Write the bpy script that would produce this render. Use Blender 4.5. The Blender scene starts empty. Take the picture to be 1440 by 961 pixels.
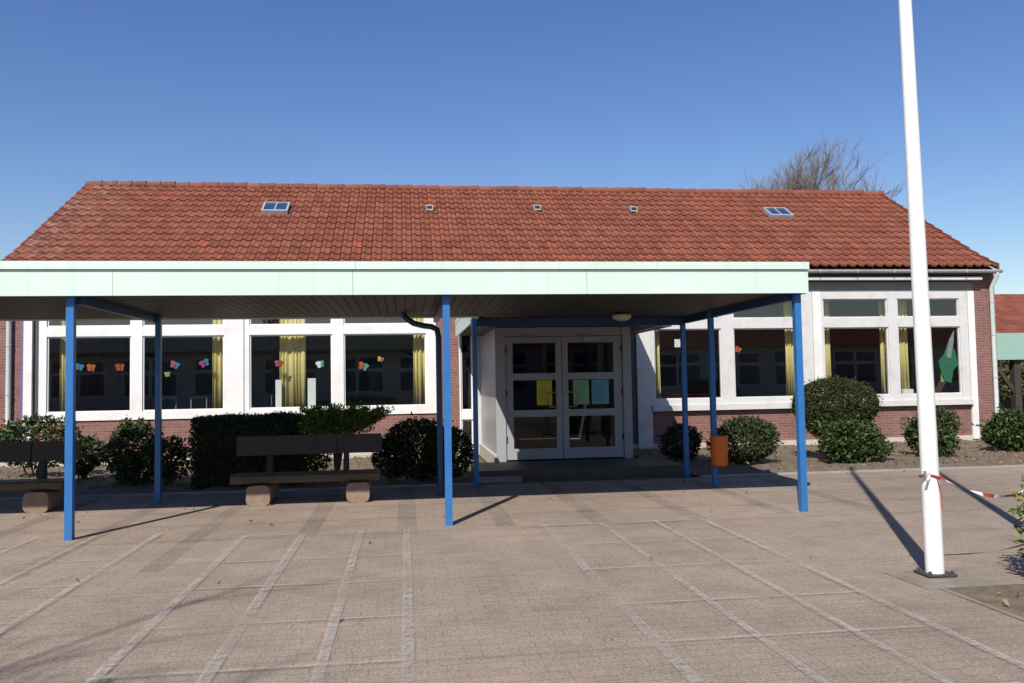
import bpy, bmesh, math, random
from mathutils import Vector, Matrix
R=math.radians
random.seed(7)
scn=bpy.context.scene
C=scn.collection
# ------------------------------------------------------------- camera
F,YAW,PIT,ROL,H=1173.68,R(7.318),R(2.755),R(.988),1.5
fw=Vector((math.sin(YAW)*math.cos(PIT),math.cos(YAW)*math.cos(PIT),math.sin(PIT)))
rt=Vector((math.cos(YAW),-math.sin(YAW),0)); up=rt.cross(fw)
r2=math.cos(ROL)*rt-math.sin(ROL)*up; u2=math.cos(ROL)*up+math.sin(ROL)*rt
cam=bpy.data.cameras.new('camera'); cam.sensor_width=36; cam.lens=F/1440*36; cam.clip_end=900; cam.clip_start=.05
co=bpy.data.objects.new('camera',cam); C.objects.link(co)
m=Matrix((r2,u2,-fw)).transposed().to_4x4(); m.translation=(0,0,H); co.matrix_world=m
scn.camera=co
# ------------------------------------------------------------- sky, sun, exposure
SUN_EL,SUN_AZ=45.0,25.5      # shadows travel 25.5 deg right of +Y
w=bpy.data.worlds.new('World'); scn.world=w; w.use_nodes=True
nt=w.node_tree; bg=nt.nodes['Background']; sk=nt.nodes.new('ShaderNodeTexSky')
sk.sky_type='NISHITA'; sk.sun_disc=False; sk.sun_elevation=R(SUN_EL); sk.sun_rotation=R(180+SUN_AZ)
sk.air_density=1.1; sk.dust_density=.5; sk.ozone_density=1.9
hs=nt.nodes.new('ShaderNodeHueSaturation'); hs.inputs['Saturation'].default_value=1.25; hs.inputs['Hue'].default_value=.516
nt.links.new(sk.outputs[0],hs.inputs['Color']); nt.links.new(hs.outputs[0],bg.inputs[0]); bg.inputs[1].default_value=.096
sd=bpy.data.lights.new('sun','SUN'); sd.energy=5.0; sd.angle=R(.53); sd.color=(1,.95,.87)
so=bpy.data.objects.new('sun',sd); C.objects.link(so)
dv=Vector((math.sin(R(SUN_AZ))*math.cos(R(SUN_EL)),math.cos(R(SUN_AZ))*math.cos(R(SUN_EL)),-math.sin(R(SUN_EL))))
so.rotation_euler=dv.to_track_quat('-Z','Y').to_euler(); so.location=(-6,-12,14)
scn.view_settings.view_transform='Standard'; scn.view_settings.look='None'
scn.view_settings.gamma=1; scn.view_settings.use_curve_mapping=False; scn.view_settings.exposure=.36

# ------------------------------------------------------------- materials
def nodes(name):
    mt=bpy.data.materials.new(name); mt.use_nodes=True; n=mt.node_tree.nodes; l=mt.node_tree.links
    return mt,n,l,n['Principled BSDF']
def mixc(n,l,fac,a,b,mode='MIX'):
    x=n.new('ShaderNodeMix'); x.data_type='RGBA'; x.blend_type=mode
    def put(s,v):
        if hasattr(v,'is_linked') or hasattr(v,'links'): l.new(v,s)
        elif isinstance(v,(int,float)): s.default_value=v
        else: s.default_value=tuple(v)+((1,) if len(v)==3 else ())
    put(x.inputs[0],fac); put(x.inputs[6],a); put(x.inputs[7],b); return x.outputs[2]
def noise(n,l,scale,detail=4,rough=.55,vec=None):
    t=n.new('ShaderNodeTexNoise'); t.inputs['Scale'].default_value=scale; t.inputs['Detail'].default_value=detail; t.inputs['Roughness'].default_value=rough
    if vec is not None: l.new(vec,t.inputs['Vector'])
    return t.outputs['Fac']
def ramp(n,l,fac,*st):
    t=n.new('ShaderNodeValToRGB'); e=t.color_ramp.elements
    while len(e)<len(st): e.new(.5)
    for i,(p,c) in enumerate(st):
        e[i].position=p; e[i].color=(c,c,c,1) if isinstance(c,(int,float)) else tuple(c)+(1,)
    l.new(fac,t.inputs[0]); return t.outputs[0]
def wpos(n): return n.new('ShaderNodeNewGeometry').outputs['Position']
def math_(n,l,op,a,b=0,c=0):
    t=n.new('ShaderNodeMath'); t.operation=op
    for i,v in enumerate((a,b,c)):
        if hasattr(v,'links'): l.new(v,t.inputs[i])
        else: t.inputs[i].default_value=v
    return t.outputs[0]
def bump(n,l,b,h,dist=.003,st=.6):
    t=n.new('ShaderNodeBump'); t.inputs['Distance'].default_value=dist; t.inputs['Strength'].default_value=st
    l.new(h,t.inputs['Height']); l.new(t.outputs[0],b.inputs['Normal'])
def plain(name,col,rough=.5,var=.12,scale=3,bmp=0,metal=0,dirt=None,dscale=1.2,spec=.5):
    mt,n,l,b=nodes(name); v=wpos(n)
    nz=noise(n,l,scale,5,.6,v)
    f=ramp(n,l,nz,(.3,1-var),(.7,1+var*.4))
    c=mixc(n,l,1.0,col,f,'MULTIPLY')
    if dirt:
        nd=noise(n,l,dscale,6,.65,v); c=mixc(n,l,ramp(n,l,nd,(.48,0),(.72,dirt[1])),c,dirt[0])
    l.new(c,b.inputs['Base Color']); b.inputs['Roughness'].default_value=rough; b.inputs['Metallic'].default_value=metal
    b.inputs['Specular IOR Level'].default_value=spec
    if bmp: bump(n,l,b,noise(n,l,scale*14,3,.6,v),bmp)
    return mt
M={}
M['white']=plain('white_paint',(.68,.67,.66),.4,.06,2,dirt=((.45,.42,.36),.35),dscale=2.5)
M['white_grey']=plain('greyish_white_paint',(.70,.69,.67),.45,.08,3,dirt=((.34,.33,.30),.5),dscale=3)  # slightly greyer, patchier white than the left wing frames
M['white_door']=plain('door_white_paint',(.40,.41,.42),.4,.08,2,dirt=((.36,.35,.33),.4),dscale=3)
M['grey_band']=plain('grey_boarding',(.24,.24,.225),.5,.1,2)
M['grey_dark']=plain('dark_grey',(.07,.07,.075),.6,.1,3)
M['purple']=plain('purple_strip',(.17,.12,.30),.5,.1,3)  # narrow purple strip left of the white pillar
M['gutter']=plain('zinc_gutter',(.52,.52,.51),.5,.1,4,dirt=((.2,.19,.17),.5))
M['pipe_white']=plain('pale_downpipe',(.72,.78,.74),.4,.1,4,dirt=((.45,.46,.42),.3))
mt,n,l,b=nodes('mint_fascia'); p=wpos(n)
mp=n.new('ShaderNodeMapping'); mp.inputs['Scale'].default_value=(7,7,.35); l.new(p,mp.inputs[0])
c=mixc(n,l,1.0,(.54,.66,.585),ramp(n,l,noise(n,l,.7,4,.6,p),(.3,.93),(.7,1.03)),'MULTIPLY')
c=mixc(n,l,ramp(n,l,noise(n,l,1.3,5,.65,mp.outputs[0]),(.55,0),(.78,.35)),c,(.35,.41,.33))
c=mixc(n,l,ramp(n,l,noise(n,l,14,5,.7,p),(.62,0),(.75,.3)),c,(.36,.40,.33))
l.new(c,b.inputs['Base Color']); b.inputs['Roughness'].default_value=.45; M['mint']=mt
M['mint_shade']=plain('green_fascia',(.32,.50,.42),.45,.08,1)
M['blue']=plain('blue_paint',(.03,.175,.47),.35,.12,5,dirt=((.06,.16,.34),.5),dscale=9)
M['blue_shaded']=plain('shaded_blue_paint',(.012,.055,.17),.4,.15,5)  # post blue darkened: canopy shade painted into the beams and downpipe
M['orange']=plain('orange_enamel',(.70,.17,.015),.4,.12,6,dirt=((.35,.09,.02),.5),dscale=7)
M['roofdeck']=plain('roof_felt',(.12,.12,.12),.9,.2,4)
M['flag']=plain('flagpole_white',(.80,.79,.75),.35,.05,2,dirt=((.60,.58,.50),.35),dscale=5)
M['steel']=plain('rusty_steel',(.09,.075,.065),.6,.3,20,metal=.3)
M['concrete']=plain('concrete',(.36,.33,.29),.85,.2,6,bmp=.004,dirt=((.20,.19,.16),.6),dscale=2)
M['slab']=plain('weathered_slab',(.27,.225,.18),.9,.3,7,bmp=.004,dirt=((.17,.15,.12),.6),dscale=3)
M['plinth']=plain('plinth_render',(.58,.53,.45),.85,.12,5,bmp=.003,dirt=((.33,.29,.22),.55),dscale=2.2)
M['stepstone']=plain('step_tiles',(.10,.075,.055),.6,.25,8,bmp=.002)
M['curtain']=plain('yellow_curtain',(.78,.65,.27),.85,.08,4)
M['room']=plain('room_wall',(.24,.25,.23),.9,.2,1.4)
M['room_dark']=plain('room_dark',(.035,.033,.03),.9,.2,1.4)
M['wood_log']=plain('log_end',(.30,.215,.15),.8,.25,14,bmp=.004,dirt=((.22,.15,.10),.7),dscale=9)
M['bark']=plain('bark',(.11,.085,.065),.9,.35,9,bmp=.01)
M['bark_grey']=plain('grey_bark',(.22,.185,.16),.9,.3,5)
M['darkwood']=plain('dark_stained_wood',(.055,.040,.028),.7,.3,10,bmp=.002)
M['ybrown']=plain('seat_wood',(.12,.078,.03),.6,.3,10,bmp=.003)
M['red_tape']=plain('red_tape',(.50,.05,.05),.4,.05); M['white_tape']=plain('white_tape',(.82,.82,.82),.4,.03)
M['lamp']=plain('lamp_cover',(.55,.52,.42),.3,.1,9); M['black']=plain('black_plastic',(.02,.02,.02),.4,.1)
M['yel_handle']=plain('yellow_handle',(.55,.33,.03),.35,.1)
for k,c in dict(p_yellow=(.78,.66,.03),p_green=(.33,.62,.36),p_blue=(.16,.50,.58),p_orange=(.6,.14,.03),p_red=(.55,.05,.03),p_sky=(.05,.25,.45),
  p_pink=(.5,.12,.22),p_lime=(.35,.5,.15),p_white=(.8,.8,.78),p_teal=(.12,.42,.36),p_mag=(.45,.08,.30),p_dgreen=(.03,.20,.10)).items(): M[k]=plain(k.replace('p_','paper_'),c,.8,.08,12)
M['ink']=plain('faint_ink',(.12,.22,.18),.8)
M['lead']=plain('lead_flashing',(.36,.38,.40),.5,.15,9); M['sky_glass']=plain('skylight_glass',(.02,.06,.15),.06,.05)
M['red_plastic']=plain('red_plastic',(.5,.02,.03),.4); M['chair_metal']=plain('pale_metal',(.45,.47,.45),.4)

def brick_mat(name,c1,c2,mortar,bw,bh,ms,flat=False,bmpd=.004):
    mt,n,l,b=nodes(name); p=wpos(n); sp=n.new('ShaderNodeSeparateXYZ'); l.new(p,sp.inputs[0])
    cb=n.new('ShaderNodeCombineXYZ')
    if flat: l.new(sp.outputs[0],cb.inputs[0]); l.new(sp.outputs[1],cb.inputs[1])
    else:
        l.new(math_(n,l,'ADD',sp.outputs[0],sp.outputs[1]),cb.inputs[0]); l.new(sp.outputs[2],cb.inputs[1])
    bt=n.new('ShaderNodeTexBrick'); l.new(cb.outputs[0],bt.inputs['Vector'])
    bt.inputs['Scale'].default_value=1; bt.inputs['Brick Width'].default_value=bw; bt.inputs['Row Height'].default_value=bh
    bt.inputs['Mortar Size'].default_value=ms; bt.inputs['Mortar Smooth'].default_value=.2; bt.inputs['Bias'].default_value=0
    bt.inputs['Color1'].default_value=c1+(1,); bt.inputs['Color2'].default_value=c2+(1,); bt.inputs['Mortar'].default_value=mortar+(1,)
    return mt,n,l,b,bt,p
mt,n,l,b,bt,p=brick_mat('brick_wall',(.27,.115,.092),(.20,.08,.065),(.27,.20,.18),.20,.058,.007)
c=mixc(n,l,1.0,bt.outputs[0],ramp(n,l,noise(n,l,1.6,6,.65,p),(.3,.78),(.7,1.15)),'MULTIPLY')
c=mixc(n,l,ramp(n,l,noise(n,l,22,2,.6,p),(.5,0),(.8,.35)),c,(.42,.22,.20))
l.new(c,b.inputs['Base Color']); b.inputs['Roughness'].default_value=.85
bump(n,l,b,math_(n,l,'SUBTRACT',1,bt.outputs['Fac']),.006); M['brick']=mt

# clinker paving: herringbone-free running bond with strong tonal drift
mt,n,l,b,bt,p=brick_mat('clinker_paving',(.350,.275,.215),(.328,.258,.202),(.285,.225,.178),.205,.103,.004,True)
big=noise(n,l,.35,5,.6,p); c=mixc(n,l,1.0,bt.outputs[0],ramp(n,l,big,(.32,.84),(.68,1.1)),'MULTIPLY')
c=mixc(n,l,1.0,c,ramp(n,l,noise(n,l,2.3,6,.7,p),(.3,.82),(.72,1.12)),'MULTIPLY')
c=mixc(n,l,1.0,c,ramp(n,l,noise(n,l,55,3,.8,p),(.36,.66),(.66,1.28)),'MULTIPLY')
c=mixc(n,l,ramp(n,l,noise(n,l,1.1,7,.7,p),(.56,0),(.74,.38)),c,(.19,.165,.145))
c=mixc(n,l,ramp(n,l,noise(n,l,38,4,.75,p),(.60,0),(.72,.5)),c,(.52,.43,.36))
l.new(c,b.inputs['Base Color']); b.inputs['Roughness'].default_value=.92; b.inputs['Specular IOR Level'].default_value=.25
hh=math_(n,l,'ADD',math_(n,l,'MULTIPLY',bt.outputs['Fac'],-1),math_(n,l,'MULTIPLY',noise(n,l,60,3,.7,p),.7)); bump(n,l,b,hh,.004,.7); M['paving']=mt
def worn(name,col,lo,hi,scale,alpha=1.0,rough=.9):
    mt,n,l,b=nodes(name); p=wpos(n)
    a=ramp(n,l,noise(n,l,scale,6,.75,p),(lo,0),(hi,alpha))
    a2=ramp(n,l,noise(n,l,1.3,3,.6,p),(.33,.25),(.62,1.0)); a=math_(n,l,'MULTIPLY',a,a2)
    l.new(a,b.inputs['Alpha'])
    c=mixc(n,l,1.0,col,ramp(n,l,noise(n,l,40,3,.7,p),(.3,.75),(.7,1.1)),'MULTIPLY')
    l.new(c,b.inputs['Base Color']); b.inputs['Roughness'].default_value=rough; b.inputs['Specular IOR Level'].default_value=.2; return mt
M['line']=worn('worn_white_paint',(.56,.53,.49),.30,.68,20,.66)
M['band']=worn('dark_pavers',(.20,.17,.15),.22,.85,20,.46)
M['seam']=worn('dark_joint',(.18,.155,.14),.30,.72,30,.5)
mt,n,l,b=nodes('bed_soil'); p=wpos(n)
c=ramp(n,l,noise(n,l,9,8,.75,p),(.25,(.075,.052,.036)),(.5,(.17,.125,.085)),(.75,(.27,.21,.15)))
c=mixc(n,l,ramp(n,l,noise(n,l,1.7,5,.6,p),(.54,0),(.66,.55)),c,(.09,.10,.03))
l.new(c,b.inputs['Base Color']); b.inputs['Roughness'].default_value=.95; bump(n,l,b,noise(n,l,30,6,.7,p),.02,.8); M['soil']=mt
mt,n,l,b=nodes('grass_ground'); p=wpos(n)
c=ramp(n,l,noise(n,l,3,8,.7,p),(.3,(.045,.065,.02)),(.7,(.11,.12,.045)))
l.new(c,b.inputs['Base Color']); b.inputs['Roughness'].default_value=.95; M['grass']=mt
# tiles
def tile_mat(name,a,bb,cc,wear):
    mt,n,l,b=nodes(name); g=n.new('ShaderNodeNewGeometry'); p=g.outputs['Position']
    c=ramp(n,l,g.outputs['Random Per Island'],(0,a),(.5,bb),(1,cc))
    c=mixc(n,l,1.0,c,ramp(n,l,noise(n,l,1.6,6,.7,p),(.3,.86),(.7,1.08)),'MULTIPLY')
    c=mixc(n,l,ramp(n,l,noise(n,l,9,6,.75,p),(.60,0),(.75,wear)),c,(.32,.25,.20))
    sx=n.new('ShaderNodeSeparateXYZ'); l.new(p,sx.inputs[0])
    near=ramp(n,l,math_(n,l,'MULTIPLY_ADD',sx.outputs[0],-.5,-3.05),(.0,0),(.8,1))   # lichen grows along the left verge
    c=mixc(n,l,math_(n,l,'MULTIPLY',near,ramp(n,l,noise(n,l,5,6,.8,p),(.5,0),(.66,.75))),c,(.36,.34,.30))
    l.new(c,b.inputs['Base Color']); b.inputs['Roughness'].default_value=.75; b.inputs['Specular IOR Level'].default_value=.3
    bump(n,l,b,noise(n,l,45,4,.6,p),.004,.5); return mt
M['tile']=tile_mat('clay_tile',(.175,.052,.031),(.215,.065,.038),(.25,.08,.047),.6)
M['tile_new']=tile_mat('orange_tile',(.31,.078,.038),(.33,.08,.04),(.31,.078,.04),.2)
# glass: thin pane
def glass(name,tint,ior,extra=0.0):
    mt=bpy.data.materials.new(name); mt.use_nodes=True; n=mt.node_tree.nodes; l=mt.node_tree.links
    n.remove(n['Principled BSDF']); t=n.new('ShaderNodeBsdfTransparent'); t.inputs[0].default_value=tint+(1,)
    g=n.new('ShaderNodeBsdfGlossy'); g.inputs['Roughness'].default_value=.01; f=n.new('ShaderNodeFresnel'); gb=n.new('ShaderNodeNewGeometry'); l.new(math_(n,l,'MULTIPLY_ADD',gb.outputs['Backfacing'],1/ior-ior,ior),f.inputs[0])  # same reflectance from both sides of the pane
    nz=noise(n,l,.8,2,.5,wpos(n)); bp=n.new('ShaderNodeBump'); bp.inputs['Distance'].default_value=.006; bp.inputs['Strength'].default_value=.25
    l.new(nz,bp.inputs['Height']); l.new(bp.outputs[0],g.inputs['Normal'])
    fa=math_(n,l,'ADD',f.outputs[0],extra)
    mx=n.new('ShaderNodeMixShader'); l.new(fa,mx.inputs[0]); l.new(t.outputs[0],mx.inputs[1]); l.new(g.outputs[0],mx.inputs[2])
    l.new(mx.outputs[0],n['Material Output'].inputs[0]); return mt
M['glass']=glass('window_glass',(.80,.84,.82),1.5,.08)
M['glass_door']=glass('door_glass',(.7,.72,.72),1.45,.0)
def leaf(name,a,b_,c_,rough=.45):
    mt,n,l,b=nodes(name); g=n.new('ShaderNodeNewGeometry')
    c=ramp(n,l,g.outputs['Random Per Island'],(0,a),(.55,b_),(1,c_))
    l.new(c,b.inputs['Base Color']); b.inputs['Roughness'].default_value=rough+.1; b.inputs['Specular IOR Level'].default_value=.22
    return mt
M['rhodo']=leaf('glossy_leaves',(.018,.036,.010),(.04,.072,.018),(.105,.145,.04),.38)
M['hedge']=leaf('hedge_leaves',(.018,.034,.012),(.032,.055,.018),(.06,.09,.03),.5)
M['topi']=leaf('clipped_leaves',(.022,.032,.010),(.045,.058,.016),(.085,.085,.03),.65)
M['junip']=leaf('juniper_needles',(.06,.10,.015),(.13,.20,.03),(.24,.30,.05),.6)
M['yleaf']=leaf('yellow_green_leaves',(.06,.10,.02),(.12,.17,.03),(.42,.38,.06),.42)
M['olive']=leaf('olive_leaves',(.05,.06,.02),(.09,.10,.035),(.14,.14,.05),.6)

# ------------------------------------------------------------- mesh helpers
class MB:
    def __init__(s): s.bm=bmesh.new()
    def box(s,x0,x1,y0,y1,z0,z1,mi=0):
        v=[s.bm.verts.new(p) for p in ((x0,y0,z0),(x1,y0,z0),(x1,y1,z0),(x0,y1,z0),(x0,y0,z1),(x1,y0,z1),(x1,y1,z1),(x0,y1,z1))]
        for q in ((0,3,2,1),(4,5,6,7),(0,1,5,4),(1,2,6,5),(2,3,7,6),(3,0,4,7)):
            f=s.bm.faces.new([v[i] for i in q]); f.material_index=mi
        return s
    def quad(s,a,b,c,d,mi=0):
        f=s.bm.faces.new([s.bm.verts.new(p) for p in (a,b,c,d)]); f.material_index=mi; return s
    def poly(s,pts,y0,y1,mi=0,axis='y'):
        def P(p,t): return (p[0],t,p[1]) if axis=='y' else ((t,p[0],p[1]) if axis=='x' else (p[0],p[1],t))
        a=[s.bm.verts.new(P(p,y0)) for p in pts]; b=[s.bm.verts.new(P(p,y1)) for p in pts]
        k=len(pts)
        fs=[s.bm.faces.new(a),s.bm.faces.new(b[::-1])]+[s.bm.faces.new((a[i],b[i],b[(i+1)%k],a[(i+1)%k])) for i in range(k)]
        for f in fs: f.material_index=mi
        return s
    def tube(s,pts,rad,n=10,cap=True,mi=0,jit=0):
        if isinstance(rad,(int,float)): rad=[rad]*len(pts)
        pts=[Vector(p) for p in pts]; rings=[]
        pu=None
        for i,p in enumerate(pts):
            d=(pts[min(i+1,len(pts)-1)]-pts[max(i-1,0)]).normalized()
            if pu is None: pu=Vector((0,0,1)) if abs(d.z)<.9 else Vector((1,0,0))
            a=d.cross(pu).normalized(); b_=a.cross(d).normalized(); pu=b_
            rings.append([s.bm.verts.new(p+(a*math.cos(2*math.pi*k/n)+b_*math.sin(2*math.pi*k/n))*rad[i]*(1+random.uniform(-jit,jit))) for k in range(n)])
        for i in range(len(rings)-1):
            for k in range(n):
                f=s.bm.faces.new((rings[i][k],rings[i+1][k],rings[i+1][(k+1)%n],rings[i][(k+1)%n])); f.smooth=n>4; f.material_index=mi
        if cap:
            for r_ in (rings[0][::-1],rings[-1]):
                f=s.bm.faces.new([s.bm.verts.new(q.co) for q in r_]); f.material_index=mi
        return s
    def build(s,name,mat,parent=None,bevel=0):
        if bevel:
            es=[e for e in s.bm.edges if len(e.link_faces)==2 and e.calc_face_angle(0)>.6]
            bmesh.ops.bevel(s.bm,geom=es,offset=bevel,segments=2,affect='EDGES',clamp_overlap=True)
        bmesh.ops.recalc_face_normals(s.bm,faces=s.bm.faces) if len(s.bm.faces)<60000 and not getattr(s,'norecalc',0) else None
        me=bpy.data.meshes.new(name); s.bm.to_mesh(me); s.bm.free()
        for x in (mat if isinstance(mat,(list,tuple)) else [mat]): me.materials.append(x)
        o=bpy.data.objects.new(name,me); C.objects.link(o)
        if parent is not None:
            o.parent=parent; off=Vector((0,0,0)); q=parent
            while q is not None: off+=q.location; q=q.parent
            me.transform(Matrix.Translation(-off))
        return o
def tag(o,label=None,cat=None,group=None,kind=None):
    if label: o['label']=label
    if cat: o['category']=cat
    if group: o['group']=group
    if kind: o['kind']=kind
    return o
def empty(name,loc,label,cat,group=None):
    o=bpy.data.objects.new(name,None); o.empty_display_size=.2; C.objects.link(o); o.location=loc; return tag(o,label,cat,group)
def rebase(o,loc):
    loc=Vector(loc); o.data.transform(Matrix.Translation(-loc)); o.location=loc; return o

# ------------------------------------------------------------- ground
g=MB().box(-400,400,-300,600,-.3,-.03).build('ground',M['grass']); tag(g,kind='structure')
g=MB(); g.box(-40,13.9,-18,12.3,-.25,0); g.box(13.9,60,-18,19,-.25,-.002)
g=g.build('paving',M['paving']); tag(g,kind='structure')
# planting beds: gently uneven soil
def soil(name,x0,x1,y0,y1,z,amp,step=.15,seed=1):
    mb=MB(); nx=int((x1-x0)/step)+1; ny=int((y1-y0)/step)+1; rr=random.Random(seed); g=[]
    for j in range(ny+1):
        row=[]
        for i in range(nx+1):
            e=(i in(0,nx)) or (j in (0,ny)); row.append(mb.bm.verts.new((x0+(x1-x0)*i/nx,y0+(y1-y0)*j/ny,z+(0 if e else rr.uniform(0,amp)))))
        g.append(row)
    for j in range(ny):
        for i in range(nx):
            f=mb.bm.faces.new((g[j][i],g[j][i+1],g[j+1][i+1],g[j+1][i])); f.smooth=True
    o=mb.build(name,M['soil']); tag(o,kind='structure'); return o
soil('planting_bed',-30,1.05,12.36,17.3,.0,.06,.16,1)
soil('planting_bed',4.45,13.9,12.36,17.3,.0,.06,.16,2)
soil('planting_bed',3.72,12,-2,5.48,.008,.035,.2,3)
k=MB()
k.box(-30,1.05,12.30,12.36,-.1,.025); k.box(4.45,13.9,12.30,12.36,-.1,.025)
o=k.build('kerb',M['concrete']); tag(o,kind='structure')
k=MB().box(3.68,3.72,-2,5.48,-.1,.010).build('kerb',M['slab']); tag(k,kind='structure')
o=MB().poly([(3.60,5.49),(4.3,5.47),(4.34,6.02),(3.9,6.05),(3.58,6.0)],-.1,.007,axis='z').build('concrete_slab',M['slab']); tag(o,kind='structure')
# dark paver bands and joints
b_=MB()
for X in (-6.3,-5.25,-4.2,-3.15,-2.09,-1.0,0.0,1.03,2.04,3.10,4.15,5.2):
    y0=8.66 if X>-1.5 else 7.2
    if X>4.1: y0=8.8
    b_.quad((X-.1,y0,.004),(X+.1,y0,.004),(X+.1,12.29,.004),(X-.1,12.29,.004))
o=b_.build('paver_band',M['band']); tag(o,kind='structure')
b_=MB()
for Y in (11.5,10.45,9.47,8.55,7.45,6.48,5.48,4.6,3.7):
    w_=.026 if Y>8 else .009
    b_.quad((-9,Y-w_,.008),(8,Y-w_,.008),(8,Y+w_,.008),(-9,Y+w_,.008))
o=b_.build('paver_joint',M['seam']); tag(o,kind='structure')
ln=MB()
def hseg(x0,x1,y,w_=.022): ln.quad((x0,y-w_,.012),(x1,y-w_,.012),(x1,y+w_,.012),(x0,y+w_,.012))
def vseg(x,y0,y1,w_=.03): ln.quad((x-w_,y0,.016),(x+w_,y0,.016),(x+w_,y1,.016),(x-w_,y1,.016))
for X,w_ in ((-1.6,.032),(-1.03,.036),(-.46,.03),(0,.034)): vseg(X,2.2,8.66,w_)
for Y,w_ in ((8.66,.014),(7.42,.014),(6.5,.018),(5.5,.014),(4.62,.022),(3.7,.02)): hseg(-1.6,0,Y,w_)
for X,w_ in ((-4.3,.02),(-3.7,.02),(-3.12,.026),(-2.5,.03)): vseg(X,2.2,9.0,w_)
for Y,w_ in ((7.75,.012),(6.8,.014),(5.8,.014),(4.8,.014)): hseg(-4.9,-2.5,Y,w_)
for X,w_ in ((1.40,.036),(2.0,.028),(2.58,.026),(3.10,.03)): vseg(X,2.2,8.62,w_)
for Y,w_ in ((8.6,.018),(7.56,.016),(6.55,.018),(5.5,.014),(4.68,.02),(3.75,.02)): hseg(1.4,3.1,Y,w_)
o=ln.build('painted_lines',M['line']); tag(o,kind='structure')

# ------------------------------------------------------------- school building
YW=17.3
B=empty('school_building',(2.7,YW,0),'long single storey red brick school with red tiled gable roof and white framed windows','school')
wl=MB(); T=.3
wl.box(-7.85,-7.35,YW,YW+T,.13,3.8); wl.box(-7.35,.64,YW,YW+T,.13,.86)
wl.box(.64,1.10,YW,YW+T,.13,3.8); wl.box(3.97,4.87,YW,YW+T,.13,3.8); wl.box(4.87,12.56,YW,YW+T,.13,.82); wl.box(12.72,13.26,YW,YW+T,.13,3.8)
wl.box(-7.85,-7.55,YW+T,25.8,.13,3.8); wl.box(12.96,13.26,YW+T,25.8,.13,3.8); wl.box(-7.55,12.96,25.5,25.8,.13,3.8)
wl.poly([(YW,3.8),(25.8,3.8),(21.54,6.35)],-7.85,-7.6,axis='x'); wl.poly([(YW,3.8),(25.8,3.8),(21.54,6.35)],13.0,13.26,axis='x')
wl.build('brick_wall',M['brick'],B)
for a,b in ((-7.87,1.12),(3.97,13.28)): MB().box(a,b,YW-.02,YW+.28,-.1,.13).build('plinth',M['plinth'],B)
# room shells
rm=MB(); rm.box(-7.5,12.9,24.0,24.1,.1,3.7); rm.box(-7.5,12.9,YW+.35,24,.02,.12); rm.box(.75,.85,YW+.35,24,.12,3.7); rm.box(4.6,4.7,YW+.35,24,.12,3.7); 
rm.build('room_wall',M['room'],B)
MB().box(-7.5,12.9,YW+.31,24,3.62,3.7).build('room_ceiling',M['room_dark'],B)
for a,b in ((-7.35,1.1),(3.99,12.72)): MB().box(a,b,YW-.01,YW+.25,3.37,3.57).build('blind_box',M['grey_band'],B)
for a,b in ((-7.3,1.1),(3.99,12.82)): MB().box(a,b,YW-.21,YW-.012,3.60,3.665).build('fascia_board',M['white_grey'],B,.006)
MB().box(-7.84,12.95,YW-.2,YW+.2,3.705,3.745).box(-7.35,12.72,YW+.01,YW+.2,3.57,3.61).build('eaves_soffit',M['grey_dark'],B)
def panel(x0,x1,z0,z1,mat,y=YW-.05,t=.2): return MB().box(x0,x1,y,y+t,z0,z1).build('pillar_cladding',mat,B,.006)
panel(-7.345,-7.19,.5,3.36,M['white']); panel(-7.40,-7.352,.13,3.36,M['purple'],YW-.03)
panel(4.88,5.2,.03,3.36,M['white_grey']); panel(8.87,9.06,.83,3.36,M['white']); panel(12.56,12.715,.05,3.36,M['white'])
def window(x0,x1,z0,z1,cols,rows,mat,sillz=None,y=YW-.03,label=None):
    fr=MB(); d=.11
    xs=[x0]+[v for c_ in cols for v in c_]+[x1]
    for i in range(0,len(xs),2): fr.box(xs[i],xs[i+1],y,y+d,z0,z1)
    zs=[z0]+[v for r_ in rows for v in r_]+[z1]
    for c0,c1 in cols:
        for i in range(0,len(zs),2): fr.box(c0+.001,c1-.001,y+.002,y+d-.002,zs[i],zs[i+1])
    f=fr.build('window',mat,B,.004)
    if label: f['label']=label
    sh=MB(); e=.028
    for c0,c1 in cols:
        for a,b in rows:
            sh.box(c0,c0+e,y+.03,y+.08,a,b); sh.box(c1-e,c1,y+.03,y+.08,a,b); sh.box(c0+e,c1-e,y+.03,y+.08,a,a+e); sh.box(c0+e,c1-e,y+.03,y+.08,b-e,b)
    sh.build('sash',mat,f)
    gl=MB(); gl.norecalc=1
    for c0,c1 in cols:
        for a,b in rows: gl.quad((c0+.01,y+.055,a+.01),(c1-.01,y+.055,a+.01),(c1-.01,y+.055,b-.01),(c0+.01,y+.055,b-.01))
    gl.build('pane',M['glass'],f)
    if sillz: MB().box(x0-.01,x1+.01,YW-.11,YW+.1,sillz,z0-.002).build('sill',mat,f,.008)
    return f
rows=[(1.04,2.53),(2.72,3.25)]
window(-7.07,-3.212,.88,3.36,[(-6.93,-5.36),(-5.15,-3.59)],rows,M['white'])
window(-3.195,.635,.88,3.36,[(-3.10,-1.47),(-1.24,.43)],rows,M['white'])
MB().box(-7.188,-7.075,YW+.02,YW+.2,.86,3.36).build('frame_recess',M['grey_dark'],B)
rr_=[(1.06,2.57),(2.78,3.2)]
window(5.21,8.86,.93,3.36,[(5.27,6.77),(7.05,8.55)],rr_,M['white_grey'],.82)
window(9.07,12.55,.93,3.36,[(9.12,10.64),(10.87,12.36)],rr_,M['white_grey'],.82)
window(1.105,1.42,.13,3.36,[(1.14,1.38)],[(.2,.74),(.92,2.6)],M['white'])
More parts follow.
